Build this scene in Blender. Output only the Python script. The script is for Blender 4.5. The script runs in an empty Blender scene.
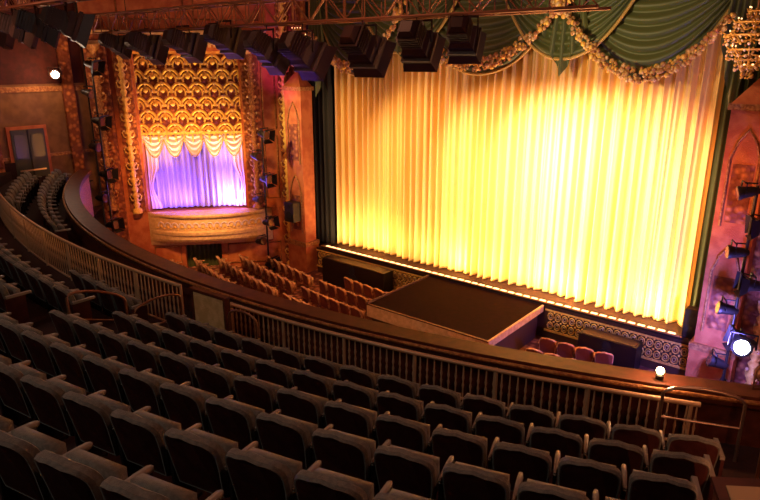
import bpy, math, random
from mathutils import Vector, Matrix
random.seed(7)
scene = bpy.context.scene
try:
    scene.view_settings.view_transform = 'Standard'
except Exception as e:
    print(e)

# ------------------------------------------------------------------ materials
def mat(name, col, rough=0.6, metal=0.0, emis=None, estr=0.0, noise=None, nscale=8.0, bump=0.0, bscale=30.0, sheen=0.0, voro=False, spec=None):
    m = bpy.data.materials.new(name); m.use_nodes = True
    nt = m.node_tree; b = nt.nodes['Principled BSDF']
    b.inputs['Base Color'].default_value = (*col, 1)
    b.inputs['Roughness'].default_value = rough
    b.inputs['Metallic'].default_value = metal
    if spec is not None: b.inputs['Specular IOR Level'].default_value = spec
    if sheen: b.inputs['Sheen Weight'].default_value = sheen
    tc = nt.nodes.new('ShaderNodeTexCoord')
    if noise:
        n = nt.nodes.new('ShaderNodeTexVoronoi' if voro else 'ShaderNodeTexNoise')
        n.inputs['Scale'].default_value = nscale
        nt.links.new(tc.outputs['Object'], n.inputs['Vector'])
        r = nt.nodes.new('ShaderNodeValToRGB')
        r.color_ramp.elements[0].color = (*col, 1); r.color_ramp.elements[1].color = (*noise, 1)
        if voro:
            r.color_ramp.elements[0].position = .15; r.color_ramp.elements[1].position = .55
        else:
            r.color_ramp.elements[0].position = .38; r.color_ramp.elements[1].position = .62
        nt.links.new(n.outputs[0], r.inputs['Fac'])
        nt.links.new(r.outputs['Color'], b.inputs['Base Color'])
    if bump:
        n2 = nt.nodes.new('ShaderNodeTexVoronoi' if voro else 'ShaderNodeTexNoise')
        n2.inputs['Scale'].default_value = bscale
        nt.links.new(tc.outputs['Object'], n2.inputs['Vector'])
        bp = nt.nodes.new('ShaderNodeBump'); bp.inputs['Strength'].default_value = bump
        bp.inputs['Distance'].default_value = .05
        nt.links.new(n2.outputs[0], bp.inputs['Height'])
        nt.links.new(bp.outputs['Normal'], b.inputs['Normal'])
    if emis:
        b.inputs['Emission Color'].default_value = (*emis, 1)
        b.inputs['Emission Strength'].default_value = estr
    return m

M = {}
M['curtain'] = mat('gold_satin', (.90,.60,.22), .5, sheen=.05)
M['green'] = mat('green_satin', (.075,.092,.026), .5, sheen=.15)
M['greendark'] = mat('olive_velvet', (.05,.06,.015), .8)
M['fringe'] = mat('gold_fringe', (.55,.36,.1), .5, noise=(.3,.17,.05), nscale=40)
M['flower'] = mat('garland_cream', (.72,.50,.28), .6, noise=(.45,.24,.1), nscale=12)
M['flower2'] = mat('garland_rust', (.35,.12,.05), .6, noise=(.5,.3,.1), nscale=12)
M['plaster'] = mat('red_orange_plaster', (.42,.10,.03), .75, noise=(.54,.17,.055), nscale=3, bump=.4, bscale=25)
M['plaster2'] = mat('carved_plaster', (.55,.19,.055), .7, noise=(.20,.045,.018), nscale=5, bump=1.0, bscale=7, voro=True)
M['tanwall'] = mat('tan_wall', (.26,.13,.055), .8, noise=(.19,.09,.04), nscale=3, bump=.2, bscale=60)
M['maroonwall'] = mat('maroon_wall', (.08,.012,.008), .85, noise=(.05,.008,.006), nscale=4, bump=.2, bscale=40)
M['gold'] = mat('gilded_plaster', (.85,.55,.13), .45, .1, noise=(.7,.36,.07), nscale=10, bump=.3, bscale=40)
M['goldd'] = mat('old_gold', (.50,.24,.07), .45, .3, noise=(.28,.10,.035), nscale=14, bump=.5, bscale=40)
M['cream'] = mat('cream_plaster', (.76,.50,.24), .6, noise=(.62,.38,.16), nscale=8, bump=.3, bscale=40)
M['purple'] = mat('lilac_drape', (.42,.34,.82), .6, sheen=.3)
M['whitedrape'] = mat('ivory_drape', (.70,.58,.68), .6)
M['black'] = mat('black_metal', (.014,.010,.010), .45, .3)
M['blackred'] = mat('fixture_black', (.026,.009,.008), .5, .1)
M['blackcloth'] = mat('black_cloth', (.012,.01,.01), .95)
M['steel'] = mat('truss_steel', (.26,.11,.055), .5, .3)
M['chrome'] = mat('chrome', (.6,.45,.36), .3, .9)
M['bronze'] = mat('bronze_rail', (.25,.12,.07), .35, .6)
M['stage'] = mat('stage_floor', (.05,.02,.015), .6, noise=(.035,.015,.01), nscale=6, spec=.2)
M['fascia'] = mat('fascia_dark', (.07,.025,.015), .6)
M['apronmat'] = mat('apron_black', (.018,.005,.005), .9, noise=(.013,.004,.004), nscale=5, spec=.05)
M['wood'] = mat('mahogany_rail', (.12,.032,.018), .45, noise=(.075,.020,.012), nscale=6, spec=.3)
M['carpet'] = mat('red_carpet', (.030,.007,.006), .95, noise=(.018,.005,.005), nscale=20)
M['patcarpet'] = mat('pattern_carpet', (.50,.20,.09), .95, noise=(.12,.025,.015), nscale=4, voro=True)
M['seatback'] = mat('seat_back_shell', (.060,.017,.015), .36, noise=(.042,.011,.010), nscale=9)
M['seatrim'] = mat('seat_upholstery', (.125,.128,.112), .75, noise=(.085,.086,.076), nscale=30, bump=.3, bscale=150, sheen=.25)
M['seatarm'] = mat('seat_arm', (.25,.23,.20), .4)
M['seatmetal'] = mat('seat_metal', (.015,.009,.009), .5, .3)
M['oseat'] = mat('stalls_seat_fabric', (.24,.06,.032), .8, noise=(.60,.34,.17), nscale=7, voro=True)
M['oback'] = mat('stalls_seat_back', (.22,.055,.028), .6)
M['baluster'] = mat('baluster_brass', (.58,.38,.22), .4, .15)
M['ceil'] = mat('ceiling_paint', (.10,.03,.018), .9, noise=(.07,.02,.012), nscale=2)
M['doorwood'] = mat('door_green', (.035,.04,.03), .5)
M['glass'] = mat('door_glass', (.05,.065,.05), .15)
M['warmlamp'] = mat('warm_lamp', (1,.8,.5), .3, emis=(1,.62,.28), estr=22)
M['whitelamp'] = mat('white_lamp', (1,1,1), .3, emis=(1,.93,.8), estr=90)
M['bluelamp'] = mat('blue_lamp', (.6,.7,1), .3, emis=(.5,.56,1), estr=130)
M['foot'] = mat('footlight_lens', (1,.7,.4), .3, emis=(1,.52,.22), estr=3.2)
M['paper'] = mat('paper', (.6,.4,.2), .8)
M['dimlens'] = mat('dim_lens', (.12,.04,.03), .1, .2)
M['redlens'] = mat('red_lens', (.4,.05,.03), .2, emis=(1,.22,.08), estr=2.5)
M['crystal'] = mat('crystal_beads', (.8,.55,.38), .3, noise=(.9,.72,.5), nscale=10)

# ------------------------------------------------------------------ mesh builder
class MB:
    def __init__(s): s.v=[]; s.f=[]; s.mi=[]; s.mats=[]; s.sm=[]
    def m(s, key):
        if key not in s.mats: s.mats.append(key)
        return s.mats.index(key)
    def add(s, vs, fs, key, smooth=False, T=None):
        o=len(s.v); k=s.m(key)
        for p in vs:
            p = Vector(p)
            if T is not None: p = T @ p
            s.v.append(p)
        for f in fs:
            s.f.append(tuple(i+o for i in f)); s.mi.append(k); s.sm.append(smooth)
    def box(s, c, d, key, T=None, taper=1.0):
        x,y,z=c; a,b,h=d[0]/2,d[1]/2,d[2]/2
        vs=[(x-a,y-b,z-h),(x+a,y-b,z-h),(x+a,y+b,z-h),(x-a,y+b,z-h),
            (x-a*taper,y-b*taper,z+h),(x+a*taper,y-b*taper,z+h),(x+a*taper,y+b*taper,z+h),(x-a*taper,y+b*taper,z+h)]
        s.add(vs,[(0,3,2,1),(4,5,6,7),(0,1,5,4),(1,2,6,5),(2,3,7,6),(3,0,4,7)],key,False,T)
    def cyl(s, p, q, r, key, n=8, r2=None, caps=True, T=None):
        p=Vector(p); q=Vector(q); r2=r if r2 is None else r2
        d=(q-p).normalized(); a=d.orthogonal().normalized(); b=d.cross(a)
        vs=[];fs=[]
        for i in range(n):
            t=2*math.pi*i/n; e=a*math.cos(t)+b*math.sin(t)
            vs.append(p+e*r); vs.append(q+e*r2)
        for i in range(n):
            j=(i+1)%n; fs.append((2*i,2*j,2*j+1,2*i+1))
        s.add(vs,fs,key,n>6,T)
        if caps:
            s.add([vs[2*i] for i in range(n)],[tuple(range(n))[::-1]],key,False,T)
            s.add([vs[2*i+1] for i in range(n)],[tuple(range(n))],key,False,T)
    def lathe(s, c, prof, key, n=12, T=None):
        c=Vector(c); vs=[];fs=[]
        for (r,z) in prof:
            for i in range(n):
                t=2*math.pi*i/n; vs.append(c+Vector((r*math.cos(t),r*math.sin(t),z)))
        for k in range(len(prof)-1):
            for i in range(n):
                j=(i+1)%n; fs.append((k*n+i,k*n+j,(k+1)*n+j,(k+1)*n+i))
        s.add(vs,fs,key,True,T)
    def tube(s, pts, r, key, n=6, T=None, closed=False):
        pts=[Vector(p) for p in pts]; vs=[];fs=[]; N=len(pts)
        for k,p in enumerate(pts):
            if closed: d=(pts[(k+1)%N]-pts[k-1])
            else: d=(pts[min(k+1,N-1)]-pts[max(k-1,0)])
            d.normalize()
            up=Vector((0,0,1)) if abs(d.z)<.93 else Vector((0,1,0))
            a=d.cross(up).normalized(); b=d.cross(a)
            for i in range(n):
                t=2*math.pi*i/n; vs.append(p+(a*math.cos(t)+b*math.sin(t))*r)
        for k in range(N if closed else N-1):
            k2=(k+1)%N
            for i in range(n):
                j=(i+1)%n; fs.append((k*n+i,k*n+j,k2*n+j,k2*n+i))
        s.add(vs,fs,key,True,T)
    def grid(s, fn, nu, nv, key, smooth=True, T=None):
        vs=[fn(i/nu,j/nv) for j in range(nv+1) for i in range(nu+1)]
        fs=[(j*(nu+1)+i,j*(nu+1)+i+1,(j+1)*(nu+1)+i+1,(j+1)*(nu+1)+i) for j in range(nv) for i in range(nu)]
        s.add(vs,fs,key,smooth,T)
    def ball(s, c, r, key, T=None, n=6):
        c=Vector(c)
        prof=[(r*math.sin(math.pi*k/4)+1e-4, -r*math.cos(math.pi*k/4)) for k in range(5)]
        s.lathe(c,prof,key,n,T)
    def obj(s, name, parent=None):
        me=bpy.data.meshes.new(name)
        me.from_pydata([tuple(v) for v in s.v],[],s.f)
        for k in s.mats: me.materials.append(M[k])
        me.polygons.foreach_set('material_index', s.mi)
        me.polygons.foreach_set('use_smooth', s.sm)
        me.update()
        o=bpy.data.objects.new(name,me); scene.collection.objects.link(o)
        if parent: o.parent=parent
        return o

def light(name, kind, loc, target=None, energy=100, col=(1,1,1), size=.2, size_y=None, angle=60, blend=.6, parent=None):
    l=bpy.data.lights.new(name,kind); l.energy=energy; l.color=col
    if kind=='AREA':
        l.size=size
        if size_y: l.shape='RECTANGLE'; l.size_y=size_y
    elif kind=='SPOT':
        l.spot_size=math.radians(angle); l.spot_blend=blend; l.shadow_soft_size=size
    else: l.shadow_soft_size=size
    o=bpy.data.objects.new(name,l); scene.collection.objects.link(o); o.location=loc
    if target is not None:
        o.rotation_euler=(Vector(target)-Vector(loc)).to_track_quat('-Z','Y').to_euler()
    if parent: o.parent=parent
    return o

def P(r, deg, z):   # polar about the balcony's centre of curvature
    t=math.radians(deg); return Vector((1+r*math.sin(t), 11-r*math.cos(t), z))
def Pc(r,deg,z):
    p=P(r,deg,z); p.x=max(-15.05,min(15.05,p.x)); return p

# ------------------------------------------------------------------ camera
cam=bpy.data.cameras.new('camera'); co=bpy.data.objects.new('camera',cam); scene.collection.objects.link(co)
cam.lens=36*620/760; cam.clip_end=200
co.location=(11.3,-19.7,8.0); co.rotation_euler=(math.radians(90-17.04),0,math.radians(39.4))
scene.camera=co

# ------------------------------------------------------------------ room shell
b=MB(); b.box((0,-13.5,-1.3),(31,29,.2),'patcarpet'); b.obj('floor')
b=MB(); b.box((0,-13.5,14.1),(31.2,29,.2),'ceil')
for i in range(6): b.box((0,-2-4.5*i,13.8),(30,.5,.4),'goldd')
b.obj('ceiling')
b=MB(); b.box((0,-28.1,6.4),(31,.2,15.4),'maroonwall'); b.obj('wall_back')
for sx,nm in ((-1,'left'),(1,'right')):
    b=MB()
    x=sx*15.35
    b.box((x,-17.4,6.4),(.3,21.2,15.4),'tanwall')
    xi=sx*15.17
    b.box((xi,-19.2,3.5),(.08,17.6,1.5),'maroonwall')
    b.box((xi,-17.4,4.3),(.08,21,.12),'goldd')
    b.box((xi,-17.4,6.9),(.1,21,.2),'goldd')
    b.box((xi,-17.4,10.4),(.16,21,.35),'goldd')
    for k in range(7):
        y=-7.6-3.1*k
        b.box((xi-sx*.05,y,6.6),(.16,.45,6.4),'plaster2')
    b.box((xi,-17.4,9.9),(.06,21,5.6),'maroonwall')
    b.obj('wall_'+nm)

# splay walls with opera boxes ------------------------------------------------
def splay(side):
    nm = 'left' if side<0 else 'right'
    A=Vector((side*9.5,-.6,0)); d=Vector((side*.644,-.765,0)); n=Vector((-side*.765,-.644,0))
    T=Matrix(((d.x,n.x,0,A.x),(d.y,n.y,0,A.y),(0,0,1,0),(0,0,0,1)))  # (s,n,z)
    S0,S1,Z0,Z1=2.15,6.4,1.55,8.35
    wb=b=MB()
    def slab(s0,s1,z0,z1,key='plaster',n0=-.4,n1=0): wb.box(((s0+s1)/2,(n0+n1)/2,(z0+z1)/2),(s1-s0,n1-n0,z1-z0),key,T)
    slab(0,S0,-1.2,13.9); slab(S1,8.25,-1.2,13.9); slab(S0,S1,Z1,13.9); 
    slab(S0,3.4,-1.2,Z0-.1); slab(5.0,S1,-1.2,Z0-.1); slab(3.4,5.0,1.0,Z0-.1)
    slab(S0-.2,S1+.2,Z0-.3,Z1+.2,'maroonwall',-1.7,-1.6)
    slab(S0-.2,S0,Z0-.3,Z1+.2,'plaster',-1.6,-.4); slab(S1,S1+.2,Z0-.3,Z1+.2,'plaster',-1.6,-.4)
    slab(S0-.2,S1+.2,Z0-.3,Z0-.1,'plaster',-1.6,-.4); slab(S0-.2,S1+.2,Z1,Z1+.2,'plaster',-1.6,-.4)
    slab(S1+.1,S1+.75,1.6,8.5,'plaster2',0,.1); slab(S0-.85,S0-.1,1.6,8.5,'plaster2',0,.1)
    slab(7.35,8.2,-1.2,9.6,'plaster2',0,.16)
    slab(0.02,.5,-1.2,12,'plaster2',0,.1)
    # recessed panel mouldings
    for (s0,s1,z0,z1) in ((.65,1.2,2,4.8),(.65,1.2,5.1,8.3),(.7,3.1,-1.0,-.1),(5.2,6.3,-1.0,-.1),(1.2,3.8,9.6,12),(4.2,6.8,9.6,12)):
        wb.tube([(s0,.02,z0),(s0,.02,z1),(s1,.02,z1),(s1,.02,z0)],.035,'goldd',4,T,closed=True)
    # engaged candelabra columns
    def column(s_,n_,z0,z1,r,key):
        h=z1-z0; prof=[(r*1.6,0),(r*1.6,.15),(r*1.1,.2)]
        z=.25
        while z<h-.5:
            prof.extend([(r*.7,z),(r*1.15,z+.14),(r*.55,z+.25),(r*.95,z+.33),(r*.6,z+.4),(r*1.3,z+.5),(r*.6,z+.62)])
            z+=.68
        prof.extend([(r*.8,h-.3),(r*1.5,h-.12),(r*1.7,h)])
        wb.lathe((s_,n_,z0),prof,key,10,T)
        zz=z0+.5
        while zz<z1-.4:
            for sg in (-1,1):
                wb.tube([(s_,n_,zz),(s_+sg*r*1.5,n_+.02,zz+.08),(s_+sg*r*1.9,n_+.02,zz+.25),(s_+sg*r*1.3,n_+.02,zz+.3)],.03,key,5,T)
                wb.ball((s_+sg*r*1.3,n_+.05,zz+.32),.05,'cream',T,5)
            zz+=.68
    column(S1+.42,.28,1.6,8.5,.13,'gold')
    column(S0-.5,.28,1.6,8.5,.13,'goldd')
    column(.26,.28,-1.2,11.5,.14,'gold')
    column(7.8,.34,1.8,8.6,.16,'goldd')
    # cornice
    def sl(s0,s1,z0,z1,key,n0,n1): wb.box(((s0+s1)/2,(n0+n1)/2,(z0+z1)/2),(s1-s0,n1-n0,z1-z0),key,T)
    sl(1.0,8.22,8.6,8.75,'cream',.02,.3); sl(1.0,8.22,8.75,9.0,'plaster2',.02,.22); sl(.9,8.22,9.0,9.15,'cream',.02,.42)
    for k in range(34): sl(1.1+k*.21,1.2+k*.21,8.5,8.6,'cream',.02,.22)
    wb.obj('wall_splay_'+nm)
    # grille
    b=MB()
    W=S1-S0
    nc=6; cw=W/nc; rr=cw*.5
    rows=6; rh=(Z1-4.95)/rows
    for j in range(rows+1):
        off=(j%2)*.5
        for i in range(nc+ (0 if off else 1)):
            cs=S0+cw*(i+off); cz=4.95+rh*j
            def arc(rad,r,a0=0,a1=180,N=12,cs=cs,cz=cz):
                pts=[]
                for k in range(N+1):
                    t=math.radians(a0+(a1-a0)*k/N); s_=cs+rad*math.cos(t)
                    s_=min(S1,max(S0,s_)); pts.append((s_,-.22,min(Z1,cz+rad*1.15*math.sin(t))))
                b.tube(pts,r,'gold',5,T)
            arc(rr,.065); arc(rr*.62,.045,-30,210)
            if S0+.1<cs<S1-.1 and cz+rr*.5<Z1:
                b.ball((cs,-.2,cz+rr*.35),.11,'gold',T)
                b.tube([(cs,-.22,cz),(cs,-.22,cz+rr*1.15)],.04,'gold',5,T)
                b.ball((cs,-.2,cz+rr*1.1),.08,'cream',T)
                for sg in (-1,1):
                    if S0<cs+sg*rr*.8<S1:
                        b.tube([(cs,-.22,cz+.05),(cs+sg*rr*.25,-.2,cz+rr*.3),(cs+sg*rr*.15,-.2,cz+rr*.55)],.035,'gold',5,T)
                        b.ball((cs+sg*rr*.78,-.2,cz+rr*.2),.05,'cream',T,5)
    for i in range(nc*2+1):
        cs=S0+W*i/(nc*2)
        b.lathe((cs,-.22,4.7),[(.01,-.14),(.05,-.08),(.03,0),(.06,.1),(.02,.2)],'gold',6,T)
    b.box(((S0+S1)/2,-.22,4.95),(W,.1,.1),'gold',T)
    b.box(((S0+S1)/2,-.22,Z1-.05),(W,.12,.12),'gold',T)
    b.box(((S0+S1)/2,-.42,6.65),(W,.05,3.4),'plaster2',T)
    b.obj('opera_box_grille')
    # drapes
    b=MB()
    def dr(u,v):
        s=S0+.02+(W-.04)*u; ph=u*W/.24*2*math.pi
        return (s, -.75+.12*math.sin(ph)+.05*math.sin(ph*.37+1), Z0+3.35*v)
    b.grid(dr,260,6,'purple',True,T)
    for i in range(5):
        x0=S0+W*i/5; x1=S0+W*(i+1)/5
        def sw(u,v,x0=x0,x1=x1):
            return (x0+(x1-x0)*u, -.52+.08*abs(math.sin(v*math.pi*4)), 4.88-.2*v-(.8*v)*4*u*(1-u))
        b.grid(sw,14,16,'whitedrape',True,T)
        b.tube([(x0+(x1-x0)*t/14,-.46,4.68-.8*4*t/14*(1-t/14)) for t in range(15)],.03,'fringe',5,T)
    for sd in (0,1):
        def tb(u,v):
            w=.5-.33*math.sin(min(1,v*1.6)*math.pi)**2*(1 if v<.62 else .0)
            s=(S0+.03+w*u) if sd==0 else (S1-.03-w*u)
            return (s,-.60+.05*math.sin(u*6*math.pi), Z0+3.2*v)
        b.grid(tb,40,14,'whitedrape',True,T)
    b.obj('opera_box_drapery')
    # box parapet : bowed in plan
    b=MB(); a0,a1=1.05,6.45; L=a1-a0
    def bow(u,extra=0): return (.85+extra)*(1-abs(2*u-1)**2.6)+.06
    prof=[(-.5,.05),(-.3,.2),(-.1,.28),(0,.4),(.02,.6),(.1,.62),(.12,.75),(.02,.8),(.0,1.35),(.05,1.38),(.14,1.43),(.16,1.5),(.13,1.55)]
    def pf(u,v):
        k=v*(len(prof)-1); i=min(int(k),len(prof)-2); fr=k-i
        e=prof[i][0]*(1-fr)+prof[i+1][0]*fr; z=prof[i][1]*(1-fr)+prof[i+1][1]*fr
        return (a0+L*u, max(.01,bow(u,e)), z)
    b.grid(pf,48,len(prof)-1,'cream',False,T)
    b.grid(lambda u,v:(a0+L*u, .01+(bow(u,.13)-.01)*v,1.55),48,1,'cream',False,T)
    b.grid(lambda u,v:(a0+L*u, .01+(max(.01,bow(u,-.5))-.01)*v,.05),48,1,'cream',False,T)
    NN=15
    for i in range(NN):
        uc=(i+.5)/NN*.84+.08
        cs=a0+L*uc; nn=bow(uc,.03)
        pts=[]
        for k in range(9):
            t=math.pi*k/8; s_=cs+.14*math.cos(t); u_=(s_-a0)/L
            pts.append((s_,bow(u_,.035),.98+.2*math.sin(t)))
        b.tube(pts,.03,'whitedrape',5,T)
        b.ball((cs,nn,.98),.06,'gold',T)
        b.ball((cs+.17,bow((cs+.17-a0)/L,.03),.9),.05,'gold',T)
    b.obj('opera_box_balcony')
    b=MB()
    b.grid(lambda u,v:(3.42+1.56*u,-.3+.05*math.sin(u*50),-1.2+2.2*v),60,2,'greendark',True,T)
    b.obj('doorway_curtain')
    return T
TL=splay(-1); TR=splay(1)

# proscenium ------------------------------------------------------------------
b=MB()
for sx in (-1,1):
    b.box((sx*9.2,-.3,6.4),(.9,.5,15.2),'plaster2')
    b.box((sx*13.5,2.1,6.4),(7.0,.3,15.2),'blackcloth')
b.box((0,-.2,12.2),(19,.5,3.6),'plaster2')
b.box((0,-.5,10.6),(17.6,.15,.3),'goldd')
b.box((0,4,6.4),(27,.2,15.2),'blackcloth')
b.obj('wall_proscenium')
for sx in (-1,1):
    b=MB(); cx=sx*8.42 if sx>0 else -8.62; cy=-.95
    b.box((cx,cy,-.6),(1.15,.8,1.2),'plaster'); b.box((cx,cy,.1),(1.2,.86,.2),'goldd')
    b.box((cx,cy,3.5),(1.0,.66,6.6),'plaster')
    b.box((cx,cy,6.85),(1.14,.8,.16),'goldd')
    b.box((cx,cy,7.25),(1.05,.72,.64),'plaster',None,.05)
    for z0,h in ((.6,2.6),(3.7,2.6)):
        pts=[(cx-.34,cy-.34,z0),(cx-.34,cy-.34,z0+h*.7),(cx-.22,cy-.34,z0+h*.87),(cx,cy-.34,z0+h),(cx+.22,cy-.34,z0+h*.87),(cx+.34,cy-.34,z0+h*.7),(cx+.34,cy-.34,z0)]
        b.tube(pts,.04,'goldd',5)
        b.box((cx,cy-.335,z0+h*.35),(.5,.03,h*.6),'plaster2')
    b.obj('proscenium_pillar')
    b=MB()
    x0,x1=(7.45,8.6) if sx>0 else (-8.9,-7.35)
    b.grid(lambda u,v:(x0+(x1-x0)*u,-.2+.06*math.sin(u*34),.02+10.3*v),80,2,'greendark' if sx>0 else 'blackcloth')
    b.obj('tormentor_drape')

# stage -----------------------------------------------------------------------
b=MB()
b.box((0,1.95,-.65),(17.2,3.9,1.1),'fascia'); b.box((0,1.95,-.05),(17.2,3.9,.1),'stage')
b.box((0,-.45,-.65),(15.6,.9,1.1),'fascia'); b.box((0,-.47,-.05),(15.6,.94,.1),'stage')
yf=-.93
N=62
for i in range(N):
    x=-7.6+i*.25
    if -1.7<x<3.2: continue
    for z in (-.35,-.68):
        b.tube([(x+.1*math.cos(t*math.pi/4),yf,z+.13*math.sin(t*math.pi/4)) for t in range(8)],.024,'gold',4,closed=True)
        b.tube([(x+.05*math.cos(t*math.pi/3),yf,z+.065*math.sin(t*math.pi/3)) for t in range(6)],.016,'cream',4,closed=True)
    b.ball((x+.125,yf,-.52),.04,'gold'); b.ball((x+.125,yf,-.2),.03,'gold'); b.ball((x+.125,yf,-.84),.03,'gold')
for xa,xb in ((-7.8,-1.7),(3.2,7.8)):
    b.box(((xa+xb)/2,yf,-.14),(xb-xa,.05,.05),'gold'); b.box(((xa+xb)/2,yf,-.88),(xb-xa,.05,.06),'gold')
b.obj('stage')
b=MB()
b.box((0,-.80,.04),(15.0,.26,.07),'black')
b.box((0,-.915,.065),(15.0,.025,.11),'goldd')
for i in range(49):
    x=-7.2+i*.3
    b.box((x,-.80,.09),(.20,.14,.035),'foot')
b.obj('footlight_strip')
# thrust platform
b=MB()
b.box((.75,-2.83,-.06),(4.7,3.7,.1),'apronmat')
b.box((.75,-2.83,-.64),(4.5,3.5,1.08),'fascia')
b.box((.75,-4.66,-.24),(4.74,.06,.42),'cream'); b.box((-1.62,-2.83,-.2),(.06,3.7,.5),'fascia'); b.box((3.12,-2.83,-.12),(.06,3.7,.2),'cream')
b.box((3.12,-2.83,-.0),(.07,3.72,.03),'cream'); b.box((.75,-4.66,-.01),(4.76,.08,.04),'wood')
b.obj('thrust_platform')

# house curtain ---------------------------------------------------------------
b=MB()
def cur(u,v):
    x=-7.5+15.0*u; w=.33
    ph=x/w*2*math.pi
    am=.15*(1+.4*math.sin(x*1.7+.6))*(1.15-.30*v)
    y=.25+am*math.sin(ph+.9*math.sin(x*2.3)) +.045*math.sin(ph*2.3+1.1)+.07*math.sin(x*.9)
    xx=x+.03*math.sin(ph*.5+2)*(1-v)
    return (xx,y,.04+10.4*v)
b.grid(cur,1200,10,'curtain')
b.tube([cur(i/1200,0) for i in range(0,1201,2)],.03,'fringe',5)
b.obj('house_curtain')

# valance swags ---------------------------------------------------------------
b=MB()
def swag(x0,x1,zt,D,y0,key='green',folds=8,z1=None):
    z1=zt if z1 is None else z1
    def f(u,v):
        vv=v+.02*math.sin(9*u)
        sagu=4*u*(1-u)
        return (x0+(x1-x0)*u, y0-.16*abs(math.sin(vv*math.pi*folds))-.12*v*sagu, zt-(zt-z1)*u-D*vv*sagu)
    b.grid(f,40,folds*8,key)
    b.tube([Vector(f(i/40,1))+Vector((0,-.03,-.02)) for i in range(41)],.05,'fringe',5)
def jabot(xc,zt,zb,w,y0):
    def f(u,v):
        side=abs(2*u-1)
        zlow=zb+(zt-zb)*.5*side
        return (xc+(u-.5)*w*(1-.45*v), y0-.1*math.sin(u*9*math.pi)*(.4+.6*(1-v)), zlow+(zt-zlow)*v)
    b.grid(f,60,8,'green')
swag(-7.9,-3.0,10.4,3.0,-.45); swag(-3.2,3.2,10.4,2.9,-.45); swag(2.8,7.9,10.4,3.0,-.45)
swag(-5.6,-.6,10.5,2.3,-.62); swag(.6,5.4,10.5,2.5,-.62)
jabot(-3,10.4,7.7,1.5,-.85); jabot(3,10.4,7.5,1.5,-.85); jabot(-7.7,10.4,6.5,1.0,-.7); jabot(7.75,10.4,6.7,.9,-.7)
b.obj('valance_drapery')
b=MB()
def garland(x0,x1,z0,z1,D,y0):
    n=int(abs(x1-x0)*34)
    for i in range(n):
        u=i/(n-1); sg=4*u*(1-u); th=.12+.09*sg
        c=Vector((x0+(x1-x0)*u, y0, z0+(z1-z0)*u-D*sg))
        for k in range(2):
            c2=c+Vector((random.uniform(-.05,.05),random.uniform(-.08,.08),random.uniform(-th,th)))
            b.ball(c2,random.uniform(.03,.08),random.choice(['flower','flower2','flower2','gold']),n=5)
garland(-7.6,-3,9.1,9.6,1.6,-1.15); garland(-3,3,9.6,9.6,1.75,-1.15); garland(3,7.6,9.6,9.1,1.75,-1.15)
for xc,zc in ((-3,9.6),(3,9.6)):
    for k in range(60):
        a=random.uniform(0,6.28); r=random.uniform(0,.4); b.ball((xc+r*math.cos(a),-1.2+random.uniform(-.08,.08),zc+r*math.sin(a)),random.uniform(.04,.1),random.choice(['flower','flower2','gold']),n=5)
b.obj('flower_garland')
for sx in (-1,1):
    b=MB()
    cx,cy,cz=sx*8.15,-1.35,8.6
    b.cyl((cx,cy,cz+.6),(cx,cy,13.9),.02,'goldd',6)
    for k,(r,z) in enumerate(((.2,.55),(.45,.3),(.62,0),(.5,-.35),(.3,-.6),(.12,-.8))):
        m=int(6+r*24)
        b.tube([(cx+r*math.cos(t*math.pi/8),cy+r*.5*math.sin(t*math.pi/8),cz+z) for t in range(16)],.025,'gold',4,closed=True)
        for i in range(m):
            t=2*math.pi*i/m
            for q in range(3): b.ball((cx+r*math.cos(t)+random.uniform(-.03,.03),cy+r*.5*math.sin(t),cz+z-.04-.09*q+random.uniform(-.03,.03)),random.uniform(.02,.045),random.choice(['crystal','gold','flower2']),n=5)
        for i in range(8):
            t=2*math.pi*i/8
            b.tube([(cx,cy,cz+z-.1),(cx+r*.6*math.cos(t),cy+r*.3*math.sin(t),cz+z-.18),(cx+r*1.1*math.cos(t),cy+r*.55*math.sin(t),cz+z+.06)],.018,'gold',4)
            if i%2: b.ball((cx+r*1.1*math.cos(t),cy+r*.55*math.sin(t),cz+z+.09),.02,'foot',n=5)
    b.obj('crystal_chandelier')

# balcony structure -------------------------------------------------------------
def rowr(k): return 25.6+.9*k
def rowz(k): return 3.2+.322*k
A0,A1=-41,41
b=MB()
NA=82
def ring(r0,z0,r1,z1,key,a0=A0,a1=A1,na=NA):
    b.grid(lambda u,v:Pc(r0+(r1-r0)*v,a0+(a1-a0)*u,z0+(z1-z0)*v),na,1,key,False)
ring(24.1,3.1,24.85,3.1,'carpet'); ring(24.85,3.1,24.85,3.2,'carpet')
for k in range(0,13):
    r=rowr(k)
    ring(r-.75,rowz(k),r+.15,rowz(k),'carpet')
    if k<12: ring(r+.15,rowz(k),r+.15,rowz(k+1),'carpet')
ring(23.8,2.0,38,2.0,'maroonwall'); 
b.obj('balcony_floor')
b=MB()
ring(23.8,2.0,23.8,3.7,'goldd',-36,37); ring(24.1,3.1,24.1,3.7,'wood',-36,37)
for args in ((23.72,3.66,23.72,3.82),(23.72,3.82,24.16,3.86),(24.16,3.86,24.16,3.7),(23.72,3.66,24.16,3.66)): ring(*args,'wood',-36.5,36.4)
b.tube([P(24.2,a/2,3.8) for a in range(-73,70)],.03,'goldd',6)
b.obj('balcony_parapet')
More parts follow.
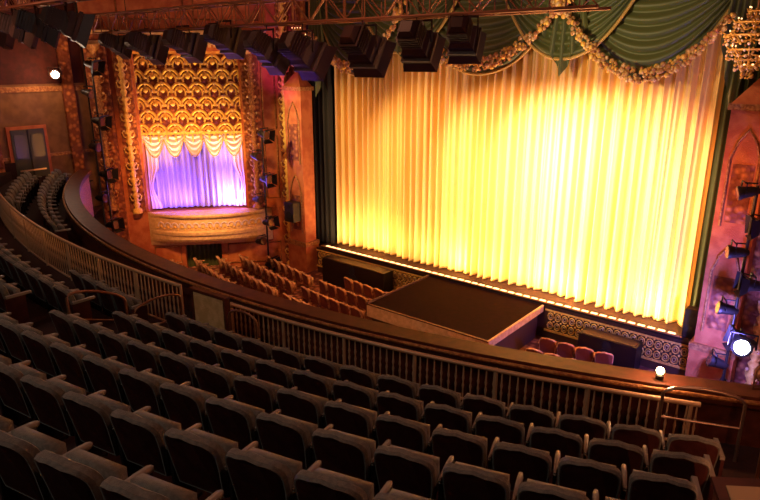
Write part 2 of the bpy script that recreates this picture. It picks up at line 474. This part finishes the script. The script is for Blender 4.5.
def balustrade(path, h, name, sp=.115):
    b=MB()
    b.tube(path,.034,'baluster',6)
    b.tube([p-Vector((0,0,h)) for p in path],.022,'baluster',6)
    acc=0
    for i in range(len(path)-1):
        L=(path[i+1]-path[i]).length; 
        while acc<L:
            p=path[i].lerp(path[i+1],acc/L)
            b.lathe((p.x,p.y,p.z-h),[(.010,0),(.014,h*.3),(.022,h*.4),(.011,h*.5),(.022,h*.6),(.014,h*.7),(.010,h)],'baluster',5)
            acc+=sp
        acc-=L
    for p in path[::12]:
        b.cyl(p-Vector((0,0,h+.05)),p+Vector((0,0,.03)),.028,'baluster',6)
    b.obj(name)
balustrade([P(24.3,a/4,3.72) for a in range(14,88)],.58,'balustrade')
def railr(a): return 24.75+(1.5-a)*.05
balustrade([P(railr(a/4),a/4,4.02+(railr(a/4)-24.75)*.38) for a in range(6,-118,-1)],.85,'balustrade')

# seats ---------------------------------------------------------------------------
def seat_parts(back,trim,arm,metal,detail=True):
    b=MB()
    out=[]
    w,h0,h1=.262,.30,.86
    rc=.16
    out.append((-w*.9,h0)); out.append((w*.9,h0))
    out.append((w*1.0,.6))
    for k in range(6):
        t=k/5*math.pi/2; out.append((w-rc+rc*math.cos(t), h1-rc*.8+rc*.8*math.sin(t)))
    out.append((.0,h1+.03))
    for k in range(6):
        t=math.pi/2+k/5*math.pi/2; out.append((-w+rc+rc*math.cos(t), h1-rc*.8+rc*.8*math.sin(t)))
    out.append((-w*1.0,.6))
    n=len(out); cz=.6
    def pt(x,z,y): return (x, y-.22*(z-.30)+.9*x*x, z)
    def ringp(s,y): return [pt(x*s,(z-cz)*s+cz,y) for x,z in out]
    layers=[(.91,-.045),(.95,-.05),(1.0,-.02),(1.0,.035),(.88,.065)]
    vs=[]
    for s,y in layers: vs+=ringp(s,y)
    for L in range(len(layers)-1):
        ff=[(L*n+i,L*n+(i+1)%n,(L+1)*n+(i+1)%n,(L+1)*n+i) for i in range(n)]
        b.add(vs,ff,trim,True)
    b.add(ringp(.91,-.045),[tuple(range(n))],back); b.add(ringp(.88,.065),[tuple(range(n))[::-1]],trim)
    b.add([(x,y,z) for (x,y,z) in [(-.23,.07,.40),(.23,.07,.40),(.23,.19,.38),(-.23,.19,.38),(-.22,.10,.70),(.22,.10,.70),(.22,.2,.68),(-.22,.2,.68)]],
          [(0,3,2,1),(4,5,6,7),(0,1,5,4),(1,2,6,5),(2,3,7,6),(3,0,4,7)],trim,True)
    for x in (-.287,):
        b.box((x,.1,.29),(.03,.22,.58),metal)
        secs=[(-.05,.010,.62,.645),(-.03,.018,.61,.65),(.06,.022,.605,.65),(.2,.027,.60,.645),(.31,.026,.595,.635),(.34,.014,.60,.625)]
        vs=[]
        for y,hw,zl,zh in secs: vs+=[(x-hw,y,zl),(x+hw,y,zl),(x+hw*.7,y,zh),(x-hw*.7,y,zh)]
        fs=[(0,1,2,3),(23,22,21,20)]
        for q in range(5):
            for e in range(4):
                e2=(e+1)%4; fs.append((q*4+e,q*4+e2,(q+1)*4+e2,(q+1)*4+e))
        b.add(vs,fs,arm,True)
        b.box((x,.1,.015),(.07,.3,.03),metal)
    return b
bal=seat_parts('seatback','seatrim','seatarm','seatmetal')
orc=seat_parts('oback','oseat','oseat','oback')
def arm_only(b, T):
    x=-.287
    b.box((x,.1,.30),(.03,.22,.60),'seatmetal',T); b.box((x,.14,.625),(.05,.38,.04),'seatarm',T)
    b.box((x,.08,.32),(.035,.3,.58),'seatback',T)
def stamp(dst,src,T):
    o=len(dst.v); mp=[dst.m(k) for k in src.mats]
    dst.v+= [T@v for v in src.v]
    dst.f+= [tuple(i+o for i in f) for f in src.f]
    dst.mi+= [mp[i] for i in src.mi]; dst.sm+=src.sm
def seatT(pos,face):
    f=Vector((face.x,face.y,0)).normalized(); x=Vector((f.y,-f.x,0))
    return Matrix(((x.x,f.x,0,pos.x),(x.y,f.y,0,pos.y),(0,0,1,pos.z),(0,0,0,1)))
def arcrow(r,z,a0,a1,cond=lambda a:True):
    b=MB(); st=math.degrees(.585/r); n=int((a1-a0)/st); cnt=0
    for i in range(n):
        a=a0+st*(i+.5)
        p=P(r,a,z)
        if not cond(a) or abs(p.x)>14.4: continue
        T=seatT(p,Vector((1,11,0))-p); stamp(b,bal,T); cnt+=1
        if i==n-1: arm_only(b, seatT(P(r,a+st,z),Vector((1,11,0))-P(r,a+st,z)))
    if cnt: b.obj('theater_seat_row')
for k in range(0,8):
    r=rowr(k); z=rowz(k)+.003
    if k<7:
        arcrow(r,z,3.4,(22.0,21.6,20.9,20.4,19.6,18.5,18.5)[k])
    arcrow(r,z,-12,1.2,lambda a,r=r: r>railr(a)+.55)
    arcrow(r,z,-34,-14,lambda a,r=r: r>railr(a)+.55 or r<railr(a)-.35)
    arcrow(r,z,25,36)
arcrow(24.75,3.105,-36,-14,lambda a: 24.75<railr(a)-.3)

# stalls seats
b=MB()
for j in range(14):
    y=-2.7-.95*j
    for i in range(44):
        x=-12.6+.575*i
        if y>-5.6 and -2.1<x<3.7: continue
        if abs(x)> 9.4+(-y-.6)*.78-2.2: continue
        if 5.9<abs(x-.75)<6.9: continue
        yy=y+.03*(x-.75)**2*.4
        if yy>-2.35: continue
        p=Vector((x,yy,-1.2)); stamp(b,orc,seatT(p,Vector((-x*.05,1,0))))
b.obj('stalls_seats')

# end panel + hoops at the aisle --------------------------------------------------
b=MB()
c0=P(24.95,4.0,0); tx=Vector((math.cos(math.radians(4)),math.sin(math.radians(4)),0))
T=Matrix(((tx.x,-tx.y,0,c0.x),(tx.y,tx.x,0,c0.y),(0,0,1,0),(0,0,0,1)))
b.box((0,0,3.68),(.85,.06,.95),'cream',T); b.box((0,0,4.18),(.93,.1,.05),'wood',T)
for sx in (-.42,.42): b.box((sx,0,3.68),(.06,.09,.95),'wood',T)
b.obj('aisle_end_panel')
def hoop(p,q,h,name,key='black'):
    b=MB(); p=Vector(p); q=Vector(q); up=Vector((0,0,h)); pts=[p]
    m=(q-p)
    for k in range(0,9):
        t=math.pi*k/8
        pts.append(p+m*(.5-.5*math.cos(t))+up*(.86+.14*math.sin(t)))
    pts.append(q); b.tube(pts,.022,key,7)
    b.tube([p+up*.5,q+up*.5],.016,key,6); b.obj(name)
hoop(P(25.15,5.6,3.2),P(25.15,7.0,3.2),.95,'aisle_handrail','bronze')
hoop(P(25.1,2.6,3.2),P(26.0,2.6,3.2),.95,'aisle_handrail','bronze')
hoop(P(26.2,2.9,3.52),P(27.1,2.9,3.85),.95,'aisle_handrail','bronze')
hoop(P(24.5,20.6,3.1),P(24.5,22.8,3.1),.95,'aisle_handrail','chrome')
hoop(P(25.2,22.9,3.2),P(26.5,22.9,3.5),1.0,'aisle_handrail','bronze')
hoop(P(27.2,22.6,3.8),P(28.6,22.6,4.2),1.0,'aisle_handrail','bronze')
# rail lamp
b=MB(); c=P(24.0,20.6,3.86)
b.cyl(c,c+Vector((0,0,.06)),.05,'black',10); b.ball(c+Vector((0,0,.12)),.055,'warmlamp',n=12)
b.obj('rail_lamp')
light('rail_lamp_glow','POINT',c+Vector((0,0,.28)),energy=34,col=(1,.45,.2),size=.05)
def fixture(loc,target,s,name,lens='dimlens',barn=True,yoke=.0,key='blackred',boxy=False,par=None,flip=1):
    b=MB(); loc=Vector(loc); tg=(Vector(target)-loc).normalized()
    R=tg.to_track_quat('Y','Z').to_matrix().to_4x4(); T=Matrix.Translation(loc)@R
    if boxy:
        def fr(a,y): return [(-a*s,y*s,-a*s),(a*s,y*s,-a*s),(a*s,y*s,a*s),(-a*s,y*s,a*s)]
        secs=[(.13,-.6),(.2,-.5),(.24,-.1),(.3,.0),(.3,.14),(.36,.16),(.36,.24),(.33,.25),(.42,.5)]
        vs=[]
        for a,y in secs: vs+=fr(a,y)
        fs=[(0,1,2,3)]
        for k in range(len(secs)-1):
            for i in range(4):
                j=(i+1)%4; fs.append((k*4+i,k*4+j,(k+1)*4+j,(k+1)*4+i))
        b.add(vs,fs,key,False,T)
        b.cyl((0,.2*s,0),(0,.24*s,0),.27*s,lens,14,T=T)
        for k in range(5): b.box((0,(-.45+.07*k)*s,0),(.5*s,.02*s,.5*s),key,T)
    else:
        b.cyl((0,-.45*s,0),(0,.1*s,0),.2*s,key,12,r2=.27*s,T=T)
        b.cyl((0,-.62*s,0),(0,-.45*s,0),.12*s,key,12,r2=.2*s,T=T)
        b.cyl((0,.1*s,0),(0,.22*s,0),.3*s,key,12,r2=.3*s,T=T)
        b.cyl((0,.221*s,0),(0,.235*s,0),(.25 if lens in('dimlens','redlens') else .21)*s,lens,20,T=T)
        if barn:
            for k in range(4):
                Rk=T@Matrix.Rotation(k*math.pi/2,4,'Y')
                b.add([(-.3*s,.2*s,.3*s),(.3*s,.2*s,.3*s),(.42*s,.55*s,.5*s),(-.42*s,.55*s,.5*s)],[(0,1,2,3)],key,False,Rk)
    up=Vector((0,0,flip)); side=tg.cross(Vector((0,0,1))).normalized()*.36*s
    b.tube([loc+side,loc+side+up*.45*s,loc-side+up*.45*s,loc-side],.025*s+.006,key,5)
    b.cyl(loc+up*.45*s,loc+up*(.45*s+yoke+.01),.02,key,6)
    return b.obj(name,par)
c=P(24.0,23.6,3.86); fixture(c+Vector((0,0,.25)),(2,0,3),.42,'rail_spotlight','dimlens',barn=False,flip=-1,yoke=.05,key='bronze')
c=P(24.0,25.0,3.86); fixture(c+Vector((0,0,.25)),(2,0,3),.42,'rail_spotlight','dimlens',barn=False,flip=-1,yoke=.05,key='bronze')
# usher stand
b=MB(); c=Vector((11.15,-15.9,4.5))
b.box((c.x,c.y,c.z+.45),(.08,.08,1.0),'black'); 
Tm=Matrix.Translation(Vector((c.x,c.y,5.45)))@Matrix.Rotation(math.radians(35),4,'Z')@Matrix.Rotation(math.radians(25),4,'X')
b.box((0,0,0),(.55,.42,.03),'wood',Tm); b.box((0,0,.022),(.42,.3,.008),'paper',Tm)
b.box((c.x,c.y,4.45),(.4,.4,.05),'black')
b.obj('usher_stand')

# side door ------------------------------------------------------------------------
b=MB()
b.box((-15.13,-9.45,4.4),(.1,1.5,2.25),'plaster'); b.box((-15.1,-9.45,4.35),(.12,1.25,2.1),'doorwood')
for y in (-9.76,-9.14): b.box((-15.03,y,4.75),(.04,.45,.9),'glass')
b.box((-15.03,-9.45,3.8),(.05,1.0,.06),'chrome'); b.box((-15.03,-9.45,4.35),(.04,.03,2.1),'black')
b.obj('door_1')

# lighting hardware ------------------------------------------------------------------
def truss(p,q,s,name,key='steel'):
    b=MB(); p=Vector(p); q=Vector(q); L=(q-p).length; d=(q-p)/L
    a=d.cross(Vector((0,0,1))).normalized()*s/2; u=Vector((0,0,s/2))
    cs=[a+u,a-u,-a-u,-a+u]
    for c in cs: b.cyl(p+c,q+c,.035,key,6)
    n=int(L/s); 
    for i in range(n):
        t0=p+d*(L*i/n); t1=p+d*(L*(i+1)/n)
        for j in range(4):
            c,e=cs[j],cs[(j+1)%4]
            b.cyl(t0+c,t0+e,.018,key,4,caps=False)
            b.cyl(t0+(c if i%2 else e),t1+(e if i%2 else c),.018,key,4,caps=False)
    for t in (.1,.5,.9):
        m=p+d*L*t; b.cyl(m+u,Vector((m.x,m.y,13.58)),.015,'black',5)
    return b.obj(name)
truss((-13,-7,9.3),(6.5,-7,9.3),.65,'lighting_truss')
truss((-14.2,-11,9.75),(-4,-11.5,9.75),.5,'lighting_truss')
for x,s,zz in ((-12,1.0,8.6),(-9.9,1.2,8.5),(-7.6,1.15,8.55),(-5.4,1.1,8.65),(-3.4,1.2,8.3),(-1.9,1.25,8.2),(.3,1.2,8.3),(2.0,1.1,8.4),(3.3,.95,8.5)):
    tgt=(x*.4,0,4) if abs(x)<4 else (x*.9,0,6)
    fixture((x,-7,zz),tgt,s,'stage_light',yoke=max(.05,9.0-zz-.45*s),boxy=True,lens='redlens')
for x in (-13.3,-11.8,-9.9,-8.4,-6.6):
    fixture((x,-11.25,8.95),(x*.3,0,4),1.1,'stage_light',yoke=.1,boxy=True,lens='redlens')
for x in (-12.7,-11.0,-9.1):
    fixture((x,-10.7,9.75),(x+1.2,-16,9.2),.6,'stage_light',yoke=.05,barn=False,key='cream',lens='dimlens')
def boom(x,y,z0,z1,n,name,tgt,lens='dimlens'):
    b=MB(); b.cyl((x,y,z0),(x,y,z1),.04,'black',8); b.box((x,y,z0+.02),(.5,.5,.04),'black'); o=b.obj(name)
    for i in range(n):
        z=z0+.5+(z1-z0-.7)*i/max(1,n-1); sg=(-1)**i
        f=fixture((x+.28*sg,y-.1,z),tgt,.6,'fixture_%d'%i,lens,barn=(i%2==0),key='black',par=o)
        bb=MB(); bb.cyl((x,y,z+.25),(x+.28*sg,y-.1,z+.25),.02,'black',6); bb.obj('arm_%d'%i,o)
    return o
def S(s,n,z): return TL@Vector((s,n,z))
p=S(1.3,1.2,0); boom(p.x,p.y,-1.2,5.2,7,'lighting_boom',(3,-2,3))
p=S(7.7,1.3,0); boom(p.x,p.y,-1.2,8.0,9,'lighting_boom',(3,-2,3))
boom(8.9,-1.9,-1.2,5.0,8,'lighting_boom',(0,-6,3))
lp=Vector((-14.5,-8.3,7.45)); fixture(lp,co.location,.62,'wall_spotlight','whitelamp',barn=False)
fixture((9.3,-2.75,1.0),(11.3,-19.7,8.0),.85,'moving_light','bluelamp',barn=False,key='black')
def speaker(c,d,name):
    b=MB(); b.box(c,d,'black'); x,y,z=c
    b.cyl((x,y-d[1]/2-.001,z-d[2]*.15),(x,y-d[1]/2-.02,z-d[2]*.15),min(d[0],d[2])*.32,'blackcloth',16)
    b.cyl((x,y-d[1]/2-.001,z+d[2]*.3),(x,y-d[1]/2-.02,z+d[2]*.3),min(d[0],d[2])*.15,'blackcloth',12)
    b.box((x,y,z+d[2]/2+.01),(d[0]*.9,d[1]*.9,.02),'blackred'); b.obj(name)
speaker((7.62,-.48,.45),(.34,.35,.9),'loudspeaker')
speaker((-8.6,-1.55,1.6),(.55,.45,.85),'loudspeaker')
speaker((-5.0,-1.4,-.65),(3.4,.6,1.1),'subwoofer')
speaker((5.6,-1.4,-.75),(1.8,.6,.9),'subwoofer')

# ------------------------------------------------------------------ lights
for i,(x,e,c) in enumerate(((-9.0,2300,(1,.66,.27)),(-4.0,4000,(1,.66,.28)),(0,6800,(1,.66,.36)),(2.4,11000,(1,.68,.48)),(4.4,10500,(1,.66,.42)))):
    light('truss_spot_%d'%i,'SPOT',(x,-6.2,7.7),(x*.9+.9,0,4.0),e,c,.12,angle=60,blend=1)
for i in range(10):
    x=-6.6+i*1.46
    light('footlight_%d'%i,'AREA',(x,-.72,.18),(x+.1,.3,2.2),(60,110,45,50,130,90,110,220,120,160)[i],(1,.60,.25),.5,.08)
def SL(nm,s,n,z,ts,tn,tz,e,c,**k): light(nm,k.pop('kind','SPOT'),S(s,n,z),S(ts,tn,tz),e,c,**k)
SL('box_blue',5.2,-.15,1.75,5.4,-.8,3.0,110,(.22,.12,1),kind='AREA',size=1.6,size_y=.15)
SL('box_violet',2.9,-.15,1.75,2.9,-.8,2.8,220,(.36,.24,1),kind='AREA',size=.8,size_y=.15)
SL('grille_uplight_1',3.0,.9,1.8,3.2,-.3,6.6,1700,(1,.64,.16),size=.1,angle=66,blend=1)
SL('grille_uplight_2',5.5,.9,1.8,5.5,-.3,6.6,1700,(1,.55,.16),size=.1,angle=66,blend=1)
SL('wall_wash',5,7,7,4.5,0,3.2,3100,(1,.36,.10),size=.3,angle=64,blend=1)
SL('box_front_wash',3.5,5,5,3.8,.5,.8,1200,(1,.60,.22),size=.2,angle=36,blend=1)
SL('magenta_wash',1.0,2.5,5,.2,0,8.5,420,(1,.1,.7),size=.1,angle=50,blend=1)
light('wall_lamp_glow','POINT',lp+Vector((.5,-.4,0)),energy=90,col=(1,.5,.22),size=.1)
light('blue_glow','POINT',(8.9,-3.0,1.0),energy=750,col=(.22,.18,1),size=.15)
light('pillar_wash','SPOT',(6.5,-5,4),(8.5,-.9,4.6),800,(1,.30,.10),.2,angle=60,blend=1)
light('green_wash','SPOT',(3,-6.4,7.9),(4.5,0,9.3),1000,(1,.76,.36),.2,angle=70,blend=1)
light('green_wash_left','SPOT',(-3,-6.4,7.9),(-2,0,9.3),320,(1,.66,.36),.2,angle=70,blend=1)
light('chandelier_fill','POINT',(7.6,-2.4,8.4),energy=40,col=(1,.55,.3),size=.2)  # added lamp in front of the chandelier to brighten its beads
light('truss_warm_fill','POINT',(0.5,-9.2,9.9),energy=70,col=(1,.33,.14),size=.1)  # added lamp without a fitting, warms the truss and fixture sides
light('truss_warm_fill_left','POINT',(-9.5,-12.8,9.2),energy=45,col=(1,.3,.14),size=.1)  # added warm fill for the left rig, no fitting
light('stalls_wash','SPOT',(-4,-6,8),(-6,-3,-1),1000,(1,.42,.17),.3,angle=70,blend=1)
light('platform_wash','SPOT',(0,-11.8,3.3),(.5,-4.6,-.4),300,(1,.55,.28),.1,angle=45,blend=1)  # added spot with no fixture modelled, brightens the platform front
light('aisle_warm_fill','POINT',(11.4,-13.6,4.3),energy=38,col=(1,.34,.13),size=.08)  # added point light without a fitting, reddens the aisle rails and carpet
for i,(x,y,e,c) in enumerate(((-8,-18,70,(1,.5,.3)),(3,-24,520,(1,.90,.74)),(11,-15,380,(1,.42,.26)),(0,-9,260,(1,.40,.22)))):
    light('house_fill_%d'%i,'POINT',(x,y,12.8),energy=e,col=c,size=.15)  # unseen fill lamps added under the ceiling for ambient and seat tint
w=bpy.data.worlds.new('world'); scene.world=w; w.use_nodes=True
w.node_tree.nodes['Background'].inputs[0].default_value=(.5,.2,.12,1); w.node_tree.nodes['Background'].inputs[1].default_value=.02
print('POLYS', sum(len(o.data.polygons) for o in scene.objects if o.type=='MESH'))
